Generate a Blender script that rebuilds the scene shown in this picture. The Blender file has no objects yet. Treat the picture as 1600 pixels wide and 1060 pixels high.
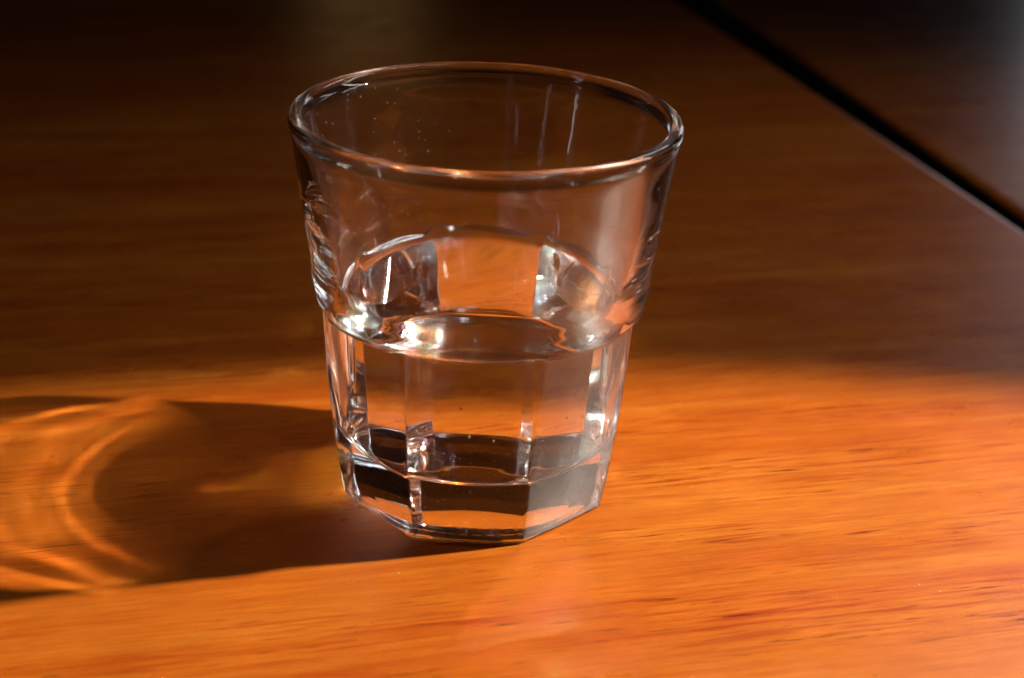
import bpy, bmesh, math, random
from mathutils import Vector, Matrix
import numpy as np

S = 0.01                                    # everything below is written in centimetres
scene = bpy.context.scene
col = scene.collection

# ------------------------------------------------------------------ camera
c_pos = Vector((0, -31.1058, 18.0186)) * S
right = Vector((0.99924873, -0.00615748, 0.03826296))
up = Vector((-0.03211359, 0.42113803, 0.90642786))
fwd = Vector((0.0216953, 0.90697566, -0.42062391))
cd = bpy.data.cameras.new('camera')
cam = bpy.data.objects.new('camera', cd)
col.objects.link(cam)
m = Matrix((right, up, -fwd)).transposed().to_4x4()
m.translation = c_pos
cam.matrix_world = m
cd.sensor_width = 36
cd.lens = 2347.3 / 1600 * 36
cd.clip_start = 0.01
cd.clip_end = 50
cd.dof.use_dof = True
cd.dof.focus_distance = 0.333
cd.dof.aperture_fstop = 11
cd.dof.aperture_blades = 7
scene.camera = cam

# ------------------------------------------------------------------ world, exposure
w = bpy.data.worlds.new('World')
scene.world = w
w.use_nodes = True
bg = w.node_tree.nodes['Background']
bg.inputs['Color'].default_value = (1.0, 0.62, 0.4, 1)
bg.inputs['Strength'].default_value = 0.001
vs = scene.view_settings
vs.view_transform = 'Standard'
vs.look = 'None'
vs.exposure = 1.28
vs.gamma = 1

cy = scene.cycles
cy.use_denoising = True
cy.max_bounces = 24
cy.transmission_bounces = 24
cy.glossy_bounces = 12
cy.diffuse_bounces = 3
cy.transparent_max_bounces = 8
cy.caustics_reflective = True
cy.caustics_refractive = True
cy.sample_clamp_indirect = 0
cy.use_guiding = True
cy.use_surface_guiding = True
cy.surface_guiding_probability = 0.8
cy.guiding_training_samples = 128
cy.sample_clamp_direct = 0
cy.blur_glossy = 0.0
cy.use_adaptive_sampling = False


def aim(o, pos, target):
    pos, target = Vector(pos) * S, Vector(target) * S
    o.location = pos
    o.rotation_euler = (target - pos).to_track_quat('-Z', 'Y').to_euler()


# ------------------------------------------------------------------ lamps
# low sunlight entering from the right: a narrow, far, hard beam
EL, AZ = math.radians(41.5), math.radians(6.5)
DIST = 120.0
AIM = Vector((5.0, -25.1, 0))
sun_dir = Vector((math.cos(EL) * math.cos(AZ), math.cos(EL) * math.sin(AZ), math.sin(EL)))
ld = bpy.data.lights.new('low_sun_lamp', 'SPOT')
ld.energy = 70
ld.color = (1.0, 0.9, 0.76)
ld.shadow_soft_size = 1.7 * S
ld.spot_size = math.radians(29.5)
ld.spot_blend = 0.09
sun = bpy.data.objects.new('low_sun_lamp', ld)
col.objects.link(sun)
sun_pos = Vector((0, 0, 3)) + sun_dir * DIST
aim(sun, sun_pos, AIM)


def window_and_fill_lamp(name, pos, target, sx, sy, energy, color, spread=180):
    d = bpy.data.lights.new(name, 'AREA')
    d.shape = 'RECTANGLE'
    d.size, d.size_y = sx * S, sy * S
    d.spread = math.radians(spread)
    d.energy = energy
    d.color = color
    o = bpy.data.objects.new(name, d)
    col.objects.link(o)
    aim(o, pos, target)
    return o


window_and_fill_lamp('window_and_fill_lamp', (25, 27, 52), (0, 0, 4), 4, 58, 0.098, (0.97, 0.98, 1.0), 80)
window_and_fill_lamp('window_and_fill_lamp', (62, 14, 38), (0, 0, 4), 5, 46, 0.085, (1.0, 0.90, 0.78), 100)
window_and_fill_lamp('window_and_fill_lamp', (97, 178, 27), (20, 26, 0), 32, 50, 0.37, (0.88, 0.92, 1.0))
window_and_fill_lamp('window_and_fill_lamp', (-95, -50, 40), (0, 0, 6), 2, 70, 0.09, (0.92, 0.96, 1.0))
window_and_fill_lamp('window_and_fill_lamp', (-130, 80, 60), (0, 0, 6), 4, 80, 0.05, (1.0, 0.97, 0.92))  # added fill from the left, brightens the dark glass edges
window_and_fill_lamp('window_and_fill_lamp', (-15, 150, 26), (-6, 45, 0), 12, 14, 0.011, (1.0, 0.55, 0.18))  # added unseen warm lamp, makes a faint sheen patch far back on the table


# ------------------------------------------------------------------ node helpers
def material(name):
    mt = bpy.data.materials.new(name)
    mt.use_nodes = True
    nt = mt.node_tree
    for n in list(nt.nodes):
        nt.nodes.remove(n)
    out = nt.nodes.new('ShaderNodeOutputMaterial')
    return mt, nt, out


def node(nt, kind, **kw):
    n = nt.nodes.new(kind)
    for k, v in kw.items():
        if k.startswith('i_'):
            n.inputs[k[2:].replace('_', ' ')].default_value = v
        else:
            setattr(n, k, v)
    return n


def ramp(nt, fac, stops, interp='LINEAR'):
    r = nt.nodes.new('ShaderNodeValToRGB')
    r.color_ramp.interpolation = interp
    el = r.color_ramp.elements
    el[0].position, el[0].color = stops[0][0], stops[0][1]
    el[1].position, el[1].color = stops[-1][0], stops[-1][1]
    for p, c in stops[1:-1]:
        e = el.new(p)
        e.color = c
    nt.links.new(fac, r.inputs[0])
    return r.outputs[0]


def mix(nt, fac, a, b, mode='MIX'):
    n = nt.nodes.new('ShaderNodeMix')
    n.data_type = 'RGBA'
    n.blend_type = mode
    for sock, v in ((n.inputs[0], fac), (n.inputs[6], a), (n.inputs[7], b)):
        if hasattr(v, 'is_output'):
            nt.links.new(v, sock)
        else:
            sock.default_value = v
    return n.outputs[2]


def wood(name, angle, dark=1.0, seed=0.0):
    mt, nt, out = material(name)
    L = nt.links.new
    tc = node(nt, 'ShaderNodeTexCoord')
    mp = node(nt, 'ShaderNodeMapping')
    mp.inputs['Rotation'].default_value = (0, 0, -angle)
    mp.inputs['Location'].default_value = (seed, seed * .7, 0)
    L(tc.outputs['Object'], mp.inputs['Vector'])

    def noise(sx, sy, scale, detail=4, rough=.55, dist=0.0):
        q = node(nt, 'ShaderNodeMapping')
        q.inputs['Scale'].default_value = (sx, sy, sy)
        L(mp.outputs[0], q.inputs['Vector'])
        n = node(nt, 'ShaderNodeTexNoise')
        n.inputs['Scale'].default_value = scale
        n.inputs['Detail'].default_value = detail
        n.inputs['Roughness'].default_value = rough
        n.inputs['Distortion'].default_value = dist
        L(q.outputs[0], n.inputs['Vector'])
        return n.outputs['Fac']

    broad = noise(1.5, 11, 2.2, 3, .5, .4)          # cathedral-wide bands
    bands = noise(2.2, 36, 3.0, 5, .6, .3)          # growth rings
    fine = noise(16, 420, 5.0, 6, .75)              # fibre
    pores = noise(30, 520, 1.9, 3, .6)              # short dark vessels
    pores2 = noise(14, 300, 2.3, 4, .62)            # longer reddish streaks
    blotch = noise(14, 26, 1.6, 5, .65)
    c = ramp(nt, broad, [(.3, (.52, .098, .006, 1)), (.5, (.61, .150, .012, 1)), (.7, (.70, .220, .024, 1))])
    c = mix(nt, .5, c, ramp(nt, bands, [(.3, (.48, .074, .004, 1)), (.48, (.61, .146, .012, 1)), (.68, (.74, .245, .028, 1))]))
    mid = noise(9, 150, 5.0, 5, .7)
    c = mix(nt, .5, c, ramp(nt, mid, [(.36, (.74, .62, .5, 1)), (.58, (1.06, 1.08, 1.1, 1))]), 'MULTIPLY')
    c = mix(nt, .9, c, ramp(nt, fine, [(.32, (.80, .72, .62, 1)), (.66, (1.08, 1.10, 1.12, 1))]), 'MULTIPLY')
    c = mix(nt, .8, c, ramp(nt, blotch, [(.3, (.80, .74, .66, 1)), (.65, (1.06, 1.07, 1.08, 1))]), 'MULTIPLY')
    where = ramp(nt, noise(4, 34, 1.7, 2, .5), [(.38, (0, 0, 0, 1)), (.60, (1, 1, 1, 1))])
    s2 = mix(nt, 1.0, ramp(nt, pores2, [(.50, (0, 0, 0, 1)), (.62, (.8, .8, .8, 1))]), where, 'MULTIPLY')
    c = mix(nt, s2, c, (.36, .040, .003, 1))
    pf = ramp(nt, pores, [(.60, (0, 0, 0, 1)), (.66, (1, 1, 1, 1))])
    pmask = mix(nt, 1.0, pf, where, 'MULTIPLY')
    c = mix(nt, pmask, c, (.17, .018, .002, 1))
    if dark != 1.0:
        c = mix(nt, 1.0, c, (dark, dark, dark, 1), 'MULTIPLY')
    # sparse pale dust on the varnish
    vo = node(nt, 'ShaderNodeTexVoronoi')
    vo.inputs['Scale'].default_value = 260
    L(tc.outputs['Object'], vo.inputs['Vector'])
    sp = ramp(nt, vo.outputs['Distance'], [(.03, (1, 1, 1, 1)), (.07, (0, 0, 0, 1))])
    sep = node(nt, 'ShaderNodeSeparateColor')
    L(vo.outputs['Color'], sep.inputs[0])
    keep = ramp(nt, sep.outputs[0], [(.965, (0, 0, 0, 1)), (.97, (1, 1, 1, 1))])
    dust = mix(nt, 1.0, sp, keep, 'MULTIPLY')
    c = mix(nt, mix(nt, 1.0, dust, (.5, .5, .5, 1), 'MULTIPLY'), c, (.8, .6, .45, 1))
    p = node(nt, 'ShaderNodeBsdfPrincipled')
    L(c, p.inputs['Base Color'])
    smear = noise(22, 30, 2.0, 5, .65)
    rr = ramp(nt, smear, [(.3, (.25, .25, .25, 1)), (.7, (.36, .36, .36, 1))])
    L(rr, p.inputs['Roughness'])
    p.inputs['Specular IOR Level'].default_value = 0.34
    b = node(nt, 'ShaderNodeBump')
    b.inputs['Strength'].default_value = 0.2
    b.inputs['Distance'].default_value = 0.0003
    h = mix(nt, .35, fine, blotch)
    L(h, b.inputs['Height'])
    L(b.outputs[0], p.inputs['Normal'])
    L(p.outputs[0], out.inputs[0])
    return mt


def glass_mat(name, ior, rough=0.0, tint=(1, 1, 1, 1)):
    mt, nt, out = material(name)
    g = node(nt, 'ShaderNodeBsdfGlass')
    g.inputs['IOR'].default_value = ior
    g.inputs['Roughness'].default_value = rough
    g.inputs['Color'].default_value = tint
    nt.links.new(g.outputs[0], out.inputs[0])
    return mt


GRAIN = math.radians(13)
M_wood = wood('varnished_pine', GRAIN, .66)
mt, nt, out = material('gap_shade_sides')  # near-black colour paints the gap's shade onto the slab sides
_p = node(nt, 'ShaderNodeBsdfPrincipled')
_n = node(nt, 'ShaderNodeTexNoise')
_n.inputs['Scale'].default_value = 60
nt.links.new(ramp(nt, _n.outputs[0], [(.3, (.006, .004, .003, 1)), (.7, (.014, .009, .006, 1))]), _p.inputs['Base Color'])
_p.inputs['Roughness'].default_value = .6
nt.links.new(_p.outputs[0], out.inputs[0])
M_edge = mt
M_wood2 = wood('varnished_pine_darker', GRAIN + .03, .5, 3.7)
M_glass = glass_mat('clear_glass', 1.50, 0, (.995, .998, .997, 1))
_nt = M_glass.node_tree
_g = [n for n in _nt.nodes if n.type == 'BSDF_GLASS'][0]
_out = [n for n in _nt.nodes if n.type == 'OUTPUT_MATERIAL'][0]
_tc = node(_nt, 'ShaderNodeTexCoord')
_masks = []
for sc_, lo, hi, cut in ((300, .05, .10, .82), (700, .07, .16, .62)):
    _v = node(_nt, 'ShaderNodeTexVoronoi')
    _v.inputs['Scale'].default_value = sc_
    _nt.links.new(_tc.outputs['Object'], _v.inputs['Vector'])
    _s = node(_nt, 'ShaderNodeSeparateColor')
    _nt.links.new(_v.outputs['Color'], _s.inputs[0])
    _masks.append(mix(_nt, 1.0, ramp(_nt, _v.outputs['Distance'], [(lo, (1, 1, 1, 1)), (hi, (0, 0, 0, 1))]),
                      ramp(_nt, _s.outputs[0], [(cut, (0, 0, 0, 1)), (cut + .01, (1, 1, 1, 1))]), 'MULTIPLY'))
_m = mix(_nt, 1.0, _masks[0], _masks[1], 'ADD')
_m = mix(_nt, 1.0, _m, (.19, .19, .19, 1), 'MULTIPLY')
_film = node(_nt, 'ShaderNodeTexNoise')
_film.inputs['Scale'].default_value = 70
_film.inputs['Detail'].default_value = 5
_nt.links.new(_tc.outputs['Object'], _film.inputs['Vector'])
_m = mix(_nt, 1.0, _m, ramp(_nt, _film.outputs[0], [(.45, (.0003, .0003, .0003, 1)), (.8, (.005, .005, .005, 1))]), 'ADD')
_d = node(_nt, 'ShaderNodeBsdfDiffuse')
_d.inputs['Color'].default_value = (.8, .78, .75, 1)
_mx = node(_nt, 'ShaderNodeMixShader')
_nt.links.new(_m, _mx.inputs[0])
_nt.links.new(_g.outputs[0], _mx.inputs[1])
_nt.links.new(_d.outputs[0], _mx.inputs[2])
_nt.links.new(_mx.outputs[0], _out.inputs[0])
M_surface = glass_mat('water_surface', 1.333)
M_wet = glass_mat('water_against_glass', 1.333 / 1.50)
mt, nt, out = material('dark_floor')
p = node(nt, 'ShaderNodeBsdfPrincipled')
nz = node(nt, 'ShaderNodeTexNoise')
nz.inputs['Scale'].default_value = 6
nt.links.new(ramp(nt, nz.outputs[0], [(.3, (.010, .007, .006, 1)), (.7, (.02, .014, .011, 1))]), p.inputs['Base Color'])
p.inputs['Roughness'].default_value = .7
nt.links.new(p.outputs[0], out.inputs[0])
M_floor = mt


def link(name, me, mats, parent=None):
    o = bpy.data.objects.new(name, me)
    col.objects.link(o)
    for k in mats:
        me.materials.append(k)
    if parent:
        o.parent = parent
    return o


def tag(o, **kw):
    for k, v in kw.items():
        o[k] = v
    return o


# ------------------------------------------------------------------ floor and tables
bm = bmesh.new()
bmesh.ops.create_grid(bm, x_segments=8, y_segments=8, size=3.0)
me = bpy.data.meshes.new('floor')
bm.to_mesh(me)
bm.free()
fl = link('floor', me, [M_floor])
fl.location = (0, 0, -.75)
tag(fl, kind='structure')


def slab(name, corners, thick, mat, bevel, zoff=0.0):
    bm = bmesh.new()
    vs_ = [bm.verts.new((x * S, y * S, zoff * S)) for x, y in corners]
    f = bm.faces.new(vs_)
    r = bmesh.ops.extrude_face_region(bm, geom=[f])
    for v in r['geom']:
        if isinstance(v, bmesh.types.BMVert):
            v.co.z -= thick * S
    bmesh.ops.recalc_face_normals(bm, faces=bm.faces)
    top = max(bm.faces, key=lambda q: q.calc_center_median().z)
    bmesh.ops.inset_region(bm, faces=[top], thickness=.55 * S)      # the planed edge falls away slightly
    keep = {v for v in top.verts}
    for v in bm.verts:
        if v.co.z > (zoff - .1) * S and v not in keep:
            v.co.z -= .06 * S
    hard = [e for e in bm.edges if len(e.link_faces) == 2 and e.calc_face_angle() > math.radians(40)]
    bmesh.ops.bevel(bm, geom=hard, offset=bevel * S, segments=6, affect='EDGES', profile=.5)
    me = bpy.data.meshes.new(name)
    bm.to_mesh(me)
    bm.free()
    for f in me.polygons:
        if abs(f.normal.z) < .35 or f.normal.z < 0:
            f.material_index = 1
    me.set_sharp_from_angle(angle=math.radians(30))
    for f in me.polygons:                           # the wide planes stay truly flat
        f.use_smooth = f.area < .004
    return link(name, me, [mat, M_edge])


# edge of the near table runs from (10.8,54.2) to (19.1,18.5); the other table's edge nearly parallel
def on(a, b, t):
    return (a[0] + (b[0] - a[0]) * t, a[1] + (b[1] - a[1]) * t)


A, B = (10.55, 54.15), (19.0, 18.5)
A2, B2 = (13.35, 54.3), (19.65, 20.0)
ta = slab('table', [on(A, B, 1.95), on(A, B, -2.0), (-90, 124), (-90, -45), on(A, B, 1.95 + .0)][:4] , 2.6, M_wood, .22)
tag(ta, label='sunlit orange wooden table in front with the drinking glass on it', category='table')
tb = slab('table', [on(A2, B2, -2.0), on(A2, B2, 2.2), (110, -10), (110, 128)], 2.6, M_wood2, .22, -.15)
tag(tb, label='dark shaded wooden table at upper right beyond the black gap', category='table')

# ------------------------------------------------------------------ the glass
NT = 512
TH = np.linspace(0, 2 * np.pi, NT, endpoint=False)
PHI = math.radians(-90) - 0.0468                      # middle of the facet that faces the camera
FC = [PHI + math.radians(45) * k for k in range(8)]


def smin(a, b, k):
    h = np.clip(.5 + .5 * (b - a) / k, 0, 1)
    return b * (1 - h) + a * h - k * h * (1 - h)


def sstep(x, a, b):
    t = np.clip((x - a) / (b - a), 0, 1)
    return t * t * (3 - 2 * t)


RZ = [(0, 3.5), (4.0, 3.60), (4.70, 3.665), (4.90, 3.710), (5.12, 3.765), (5.32, 3.785), (5.46, 3.785), (5.7, 3.800), (8.3, 4.135), (9.2, 4.255)]


def lerp_tab(tab, z):
    return float(np.interp(z, [q[0] for q in tab], [q[1] for q in tab]))


def smooth_tab(tab, z, wd):
    return float(np.mean([lerp_tab(tab, z + d) for d in np.linspace(-wd, wd, 9)]))


def outer(z):
    """outer radius at every angle for height z"""
    rr = smooth_tab(RZ, z, .05)
    wob = 0.0025 * np.sin(3 * TH + 1.1) + 0.0018 * np.sin(7 * TH + .4) + .0010 * np.sin(17 * TH + 2.1)
    rr = rr + wob
    rr = rr + .0016 * np.sin(5 * TH + 2.3 * z) * math.sin(4.1 * z + .6)
    if z > 5.3:
        return rr + 0 * TH
    sharp = 110 + 800 * float(1 - sstep(z, 2.0, 4.6))
    m_ = sum(np.exp(sharp * (np.cos(TH - f) - 1)) for f in FC)
    sm = 1 + np.log(m_) / sharp - 0.0
    # ledge height rises a little over each rib
    near = np.min([np.abs((TH - f - math.pi / 8 + math.pi) % (2 * math.pi) - math.pi) for f in FC], axis=0)
    rib = np.exp(-(near / math.radians(4.2)) ** 2)
    zl = 4.68 + .15 * rib
    a = 2.965 + .091 * z - .03 * np.exp(-(z / .5)) 
    rp = a / sm
    rise = 1.2 * np.clip(z - (zl - .12), 0, 9) ** 1.5 * 9
    rp = rp + rise
    off = np.min([np.abs((TH - f + math.pi) % (2 * math.pi) - math.pi) for f in FC], axis=0) / (math.pi / 8)
    rp = rp + .032 * (1 - off ** 2) + .045 * math.sin(math.pi * min(z / 4.6, 1))
    # pressed-glass unevenness of the flat facets and fine ripples round the foot
    rp = rp + .0016 * np.sin(3 * TH + 1.3 * z) + .0008 * np.sin(11 * TH + 2.2 * z)
    if z < .6:
        rp = rp + .0045 * math.sin(z * 47) * (1 - z / .6) * .15
    return smin(rp, rr, .035)


rows = []                                            # each row: (radius array, z)
def row(r, z):
    rows.append((np.broadcast_to(np.asarray(r, float), (NT,)).copy(), z))


# underside, from the centre outwards: a shallow round recess
for r_, z_ in [(0.02, .16), (.3, .16), (.7, .155), (1.1, .145), (1.5, .13), (1.8, .11), (1.95, .095)]:
    row(r_, z_)
rng = np.random.default_rng(4)
for k in range(1, 44):                               # fine pressed rings round the recess, faintly stippled
    r_ = 1.95 + .02 * k
    en = math.sin(math.pi * k / 44) ** .5
    st = .0025 * np.convolve(rng.random(NT + 2), [.3, .4, .3], 'valid') * en
    row(r_, max(.095 * (1 - (k / 43) ** 1.3), .0005) + (.0018 if 26 < k < 42 else 0) * en * (1 - math.cos((k - 26) * .02 / .16 * 2 * math.pi)) + st)
b0 = outer(.10)
for k in range(0, 5):
    row(2.83 + (b0 - .09 - 2.83) * k / 4, 0.0)
for k in range(1, 7):                                # rounded lower edge
    t = k / 6 * math.pi / 2
    row(b0 - .09 + .09 * math.sin(t), .09 - .09 * math.cos(t))
zs = list(np.linspace(.12, 4.4, 60)) + list(np.linspace(4.44, 5.6, 64)) + list(np.linspace(5.65, 8.50, 36))
for z in zs:
    row(outer(z), z)
# rim bead
ro = outer(8.5)
RIM = [(.004, 8.56), (.018, 8.61), (.038, 8.655), (.052, 8.705), (.056, 8.755), (.048, 8.81), (.026, 8.86), (-.010, 8.895), (-.056, 8.914), (-.105, 8.920),
       (-.156, 8.912), (-.203, 8.888), (-.238, 8.85), (-.256, 8.80), (-.260, 8.745), (-.257, 8.68), (-.252, 8.60), (-.248, 8.52)]
for dr, z in RIM:
    row(ro + dr, z)
RI = [(1.3, 2.55), (1.8, 2.72), (2.6, 2.88), (4.3, 3.14), (6.2, 3.48), (8.45, 3.895), (9, 3.97)]
WATER_Z = 4.55


def inner(z):
    base = smooth_tab(RI, z, .55 if 2.6 < z < 7.6 else .12)
    amp = 0.38 * (1.0 - float(sstep(z, 7.4, 8.4)))
    return base + amp * (.0045 * np.sin(3 * TH + 2.1 * z + .7) * math.sin(2.9 * z) + .0030 * np.sin(7 * TH - 3.3 * z + 2) + .0016 * np.sin(13 * TH + 5.1 * z + 1) + .001 * math.sin(3.1 * z + 1))


def floor_in():
    """rounded inner corner and slightly domed inner floor, from the wall to the centre"""
    out_ = []
    rc, zc, q = inner(1.75) , 1.75, .50
    for k in range(1, 13):
        t = k / 12 * math.pi / 2
        out_.append((rc - q * (1 - math.cos(t)), zc - q * math.sin(t)))
    r0, z0 = out_[-1]
    for k in range(1, 11):
        k2 = 1 - k / 10
        r = r0 * k2
        out_.append((np.maximum(r, .02), z0 + .05 * (1 - k2 ** 2)))
    return out_


for z in np.linspace(8.40, WATER_Z + .12, 48):
    row(inner(z) + ((ro - .248) - inner(8.52)) * float(sstep(z, 7.6, 8.52)), z)
# wall ends at the contact line; from there down the water's own mesh is the boundary


def lathe(name, rows_, close_start, close_end, mat_of=None):
    V = []
    for r, z in rows_:
        x = r * np.cos(TH) * S
        y = r * np.sin(TH) * S
        V.append(np.stack([x, y, np.broadcast_to(np.asarray(z, float) * S, (NT,))], 1))
    V = np.concatenate(V)
    F, MI = [], []
    for i in range(len(rows_) - 1):
        a, b = i * NT, (i + 1) * NT
        for j in range(NT):
            j2 = (j + 1) % NT
            F.append((a + j, a + j2, b + j2, b + j))
            MI.append(mat_of(i) if mat_of else 0)
    V = V.tolist()
    if close_start:
        V.append([0, 0, rows_[0][1] * S])
        k = len(V) - 1
        for j in range(NT):
            F.append((k, (j + 1) % NT, j))
            MI.append(mat_of(0) if mat_of else 0)
    if close_end:
        V.append([0, 0, rows_[-1][1] * S])
        k = len(V) - 1
        e = (len(rows_) - 1) * NT
        for j in range(NT):
            F.append((k, e + j, e + (j + 1) % NT))
            MI.append(mat_of(len(rows_) - 2) if mat_of else 0)
    me = bpy.data.meshes.new(name)
    me.from_pydata(V, [], F)
    me.polygons.foreach_set('material_index', MI)
    me.polygons.foreach_set('use_smooth', [True] * len(F))
    me.update()
    return me


me = lathe('drinking_glass', rows, True, False)
glass = link('drinking_glass', me, [M_glass])
tag(glass, label='clear octagonal-footed tumbler half full of water on the sunlit table', category='drinking glass')

# ------------------------------------------------------------------ the water
wr = []
floor_rows = floor_in()[::-1]
def wrow(r, z):
    wr.append((np.broadcast_to(np.asarray(r, float), (NT,)).copy(), z))
for r, z in floor_rows:
    wrow(r, z)
for z in np.linspace(1.75, WATER_Z + .12, 44)[0:]:
    wrow(inner(z), z)
n_wet = len(wr) - 1
rc = inner(WATER_Z + .12)
for k in range(1, 26):                              # meniscus
    d = .45 * (k / 25) ** 1.6
    wrow(rc - d, WATER_Z + .12 * math.exp(-d / .085))
for k in range(1, 9):
    wrow((rc - .45) * (1 - k / 8) + .01, WATER_Z)
me = lathe('water', wr, True, True, lambda i: 1 if i < n_wet else 0)
water = link('water', me, [M_surface, M_wet])
tag(water, label='still clear water filling the lower half of the tumbler', category='water')

glass.location.z = water.location.z = 0.0002

# small air bubbles clinging to the glass under the water line
M_air = glass_mat('air_in_water', 1 / 1.333)
bm = bmesh.new()
bmesh.ops.create_icosphere(bm, subdivisions=3, radius=1)
bub = bpy.data.meshes.new('bubble')
bm.to_mesh(bub)
bm.free()
for f in bub.polygons:
    f.use_smooth = True
bub.materials.append(M_air)
rnd = random.Random(11)
for k in range(34):
    r = rnd.choice([.013, .016, .02, .026, .034]) * rnd.uniform(.85, 1.15)
    th = rnd.uniform(0, 2 * math.pi)
    if rnd.random() < .8:
        z = rnd.uniform(1.75, WATER_Z - .3)
        rad = float(inner(z)[int(th / (2 * math.pi) * NT) % NT]) - r - .004
    else:
        z = 1.36 + r
        rad = rnd.uniform(.2, 2.1)
    o = bpy.data.objects.new('bubble', bub)
    o.scale = (r * S,) * 3
    o.location = (rad * math.cos(th) * S, rad * math.sin(th) * S, z * S)
    o.parent = water
    col.objects.link(o)
